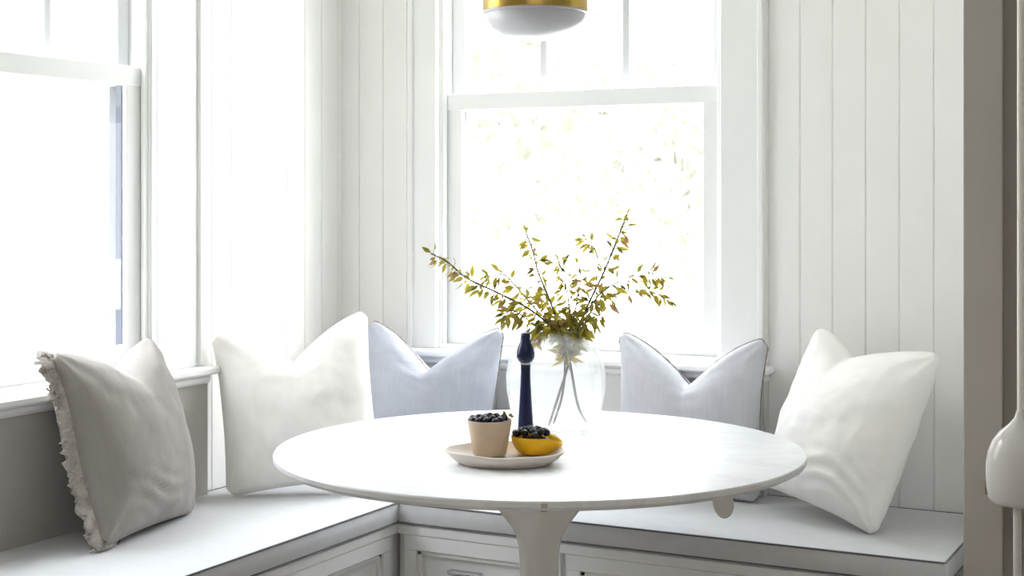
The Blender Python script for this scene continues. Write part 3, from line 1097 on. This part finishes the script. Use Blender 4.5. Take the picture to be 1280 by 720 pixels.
def tree(label, x, y, h, seed, n=520):
    r = random.Random(seed)
    root = empty('garden_tree', (x, y, -.6))
    tag(root, label, 'tree')
    bm = bmesh.new()
    tube(bm, [(x, y, -.6), (x + .1, y, h * .4), (x, y + .1, h * .8)], [.14, .10, .04], 10)
    for k in range(10):
        a = r.uniform(0, 6.28); z = h * r.uniform(.25, .7)
        tube(bm, [(x + .05, y, z), (x + cos(a) * .7, y + sin(a) * .7, z + .5), (x + cos(a) * 1.3, y + sin(a) * 1.3, z + .8)], [.05, .03, .012], 6)
    obj('trunk', bm, M['bark'], root, True)
    bm = bmesh.new()
    for k in range(n):
        u = Vector((r.gauss(0, 1), r.gauss(0, 1), r.gauss(0, 1))).normalized() * r.random() ** .4
        p = Vector((x + u.x * 1.7, y + u.y * 1.7, h * .62 + u.z * h * .48))
        R = Euler((r.uniform(0, 6), r.uniform(0, 6), r.uniform(0, 6))).to_matrix()
        s = r.uniform(.05, .13)
        bm.faces.new([bm.verts.new(p + R @ Vector(q) * s) for q in ((-1, 0, 0), (0, -.55, 0), (1, 0, .2), (0, .55, 0))])
    obj('foliage', bm, M['tree'], root)


t = at(625, 250, 13.0); tree('pale washed out tree on the left beyond the back window', t.x, t.y, 3.0, 5, 650)
t = at(830, 250, 17.5); tree('pale washed out tree on the right beyond the back window', t.x, t.y, 2.7, 9, 650)
# neighbouring house
h = at(905, 250, 24)
root = empty('neighbour_house', (h.x, h.y, -.6)); tag(root, 'faint pale house far beyond the back window', 'house')
bm = bmesh.new(); box(bm, h.x - .55, h.x + 3, h.y, h.y + 4, -.6, 2.05); obj('wall', bm, M['house'], root)
bm = bmesh.new()
vs = [(h.x - .9, h.y - .3, 2.05), (h.x + 3.3, h.y - .3, 2.05), (h.x + 3.3, h.y + 4.3, 2.05), (h.x - .9, h.y + 4.3, 2.05), (h.x - .9, h.y + 2, 2.75), (h.x + 3.3, h.y + 2, 2.75)]
vs = [bm.verts.new(v) for v in vs]
for f in ((0, 1, 5, 4), (2, 3, 4, 5), (0, 4, 3), (1, 2, 5), (3, 2, 1, 0)): bm.faces.new([vs[i] for i in f])
obj('roof', bm, M['roof'], root)
bm = bmesh.new(); box(bm, h.x + .05, h.x + .45, h.y - .03, h.y + .02, 1.0, 1.8); obj('window', bm, M['roof'], root)

# ------------------------------------------------------------------ light
w = bpy.data.worlds.new('sky'); SC.world = w
w.use_nodes = True
nt = w.node_tree
bg = nt.nodes['Background']
tcn = nt.nodes.new('ShaderNodeTexCoord')
sep = nt.nodes.new('ShaderNodeSeparateXYZ')
nt.links.new(tcn.outputs['Generated'], sep.inputs[0])
rp = nt.nodes.new('ShaderNodeValToRGB')
# hazy white horizon, several times brighter overcast sky higher up
e = rp.color_ramp.elements
e[0].position = .0; e[0].color = (.20, .20, .196, 1)
e[1].position = 1.0; e[1].color = (.86, .93, 1, 1)
for p_, c_ in ((.56, (.21, .21, .208)), (.66, (.40, .41, .42)), (.76, (.86, .90, .94))):
    k_ = e.new(p_); k_.color = (*c_, 1)
mad = nt.nodes.new('ShaderNodeMath'); mad.operation = 'MULTIPLY_ADD'; mad.inputs[1].default_value = .5; mad.inputs[2].default_value = .5
nt.links.new(sep.outputs['Z'], mad.inputs[0])
nt.links.new(mad.outputs[0], rp.inputs['Fac'])
nt.links.new(rp.outputs['Color'], bg.inputs['Color'])
WORLD = 9.5
bg.inputs['Strength'].default_value = WORLD


def area(name, loc, rot, sx, sy, power, col=(1, 1, 1), portal=False):
    l = bpy.data.lights.new(name, 'AREA')
    l.shape = 'RECTANGLE'; l.size = sx; l.size_y = sy; l.energy = power; l.color = col
    if portal: l.cycles.is_portal = True
    o = bpy.data.objects.new(name, l); COL.objects.link(o)
    o.location = loc; o.rotation_euler = rot
    return o


area('back_window_portal', ((BX0 + BX1) / 2, .16, (WZ0 + WZ1) / 2), (-pi / 2, 0, 0), BX1 - BX0, WZ1 - WZ0, 1, portal=True)
area('left_window_portal', (-.16, (LY0 + LY1) / 2, (WZ0 + WZ1) / 2), (0, -pi / 2, 0), WZ1 - WZ0, LY1 - LY0, 1, portal=True)
# added fill light, unseen, under the ceiling behind the camera
area('added_fill_light', (3.0, -4.6, CEIL - .02), (0, 0, 0), 2.2, 1.6, 15, (1, .98, .96))

sun_d = bpy.data.lights.new('hazy_sun', 'SUN')
sun_d.energy = 1.7; sun_d.angle = radians(24); sun_d.color = (1, .93, .80)
sun = bpy.data.objects.new('hazy_sun', sun_d); COL.objects.link(sun)
sun.rotation_euler = Vector((-1, -.62, -.30)).to_track_quat('-Z', 'Y').to_euler()
sun.location = (6, 5, 4)

SC.view_settings.view_transform = 'Standard'
SC.view_settings.look = 'None'
SC.view_settings.exposure = 0.8
SC.cycles.max_bounces = 10
SC.cycles.diffuse_bounces = 6
SC.cycles.transparent_max_bounces = 24
SC.cycles.caustics_reflective = False
SC.cycles.caustics_refractive = False
SC.cycles.sample_clamp_indirect = 6
SC.cycles.use_denoising = True
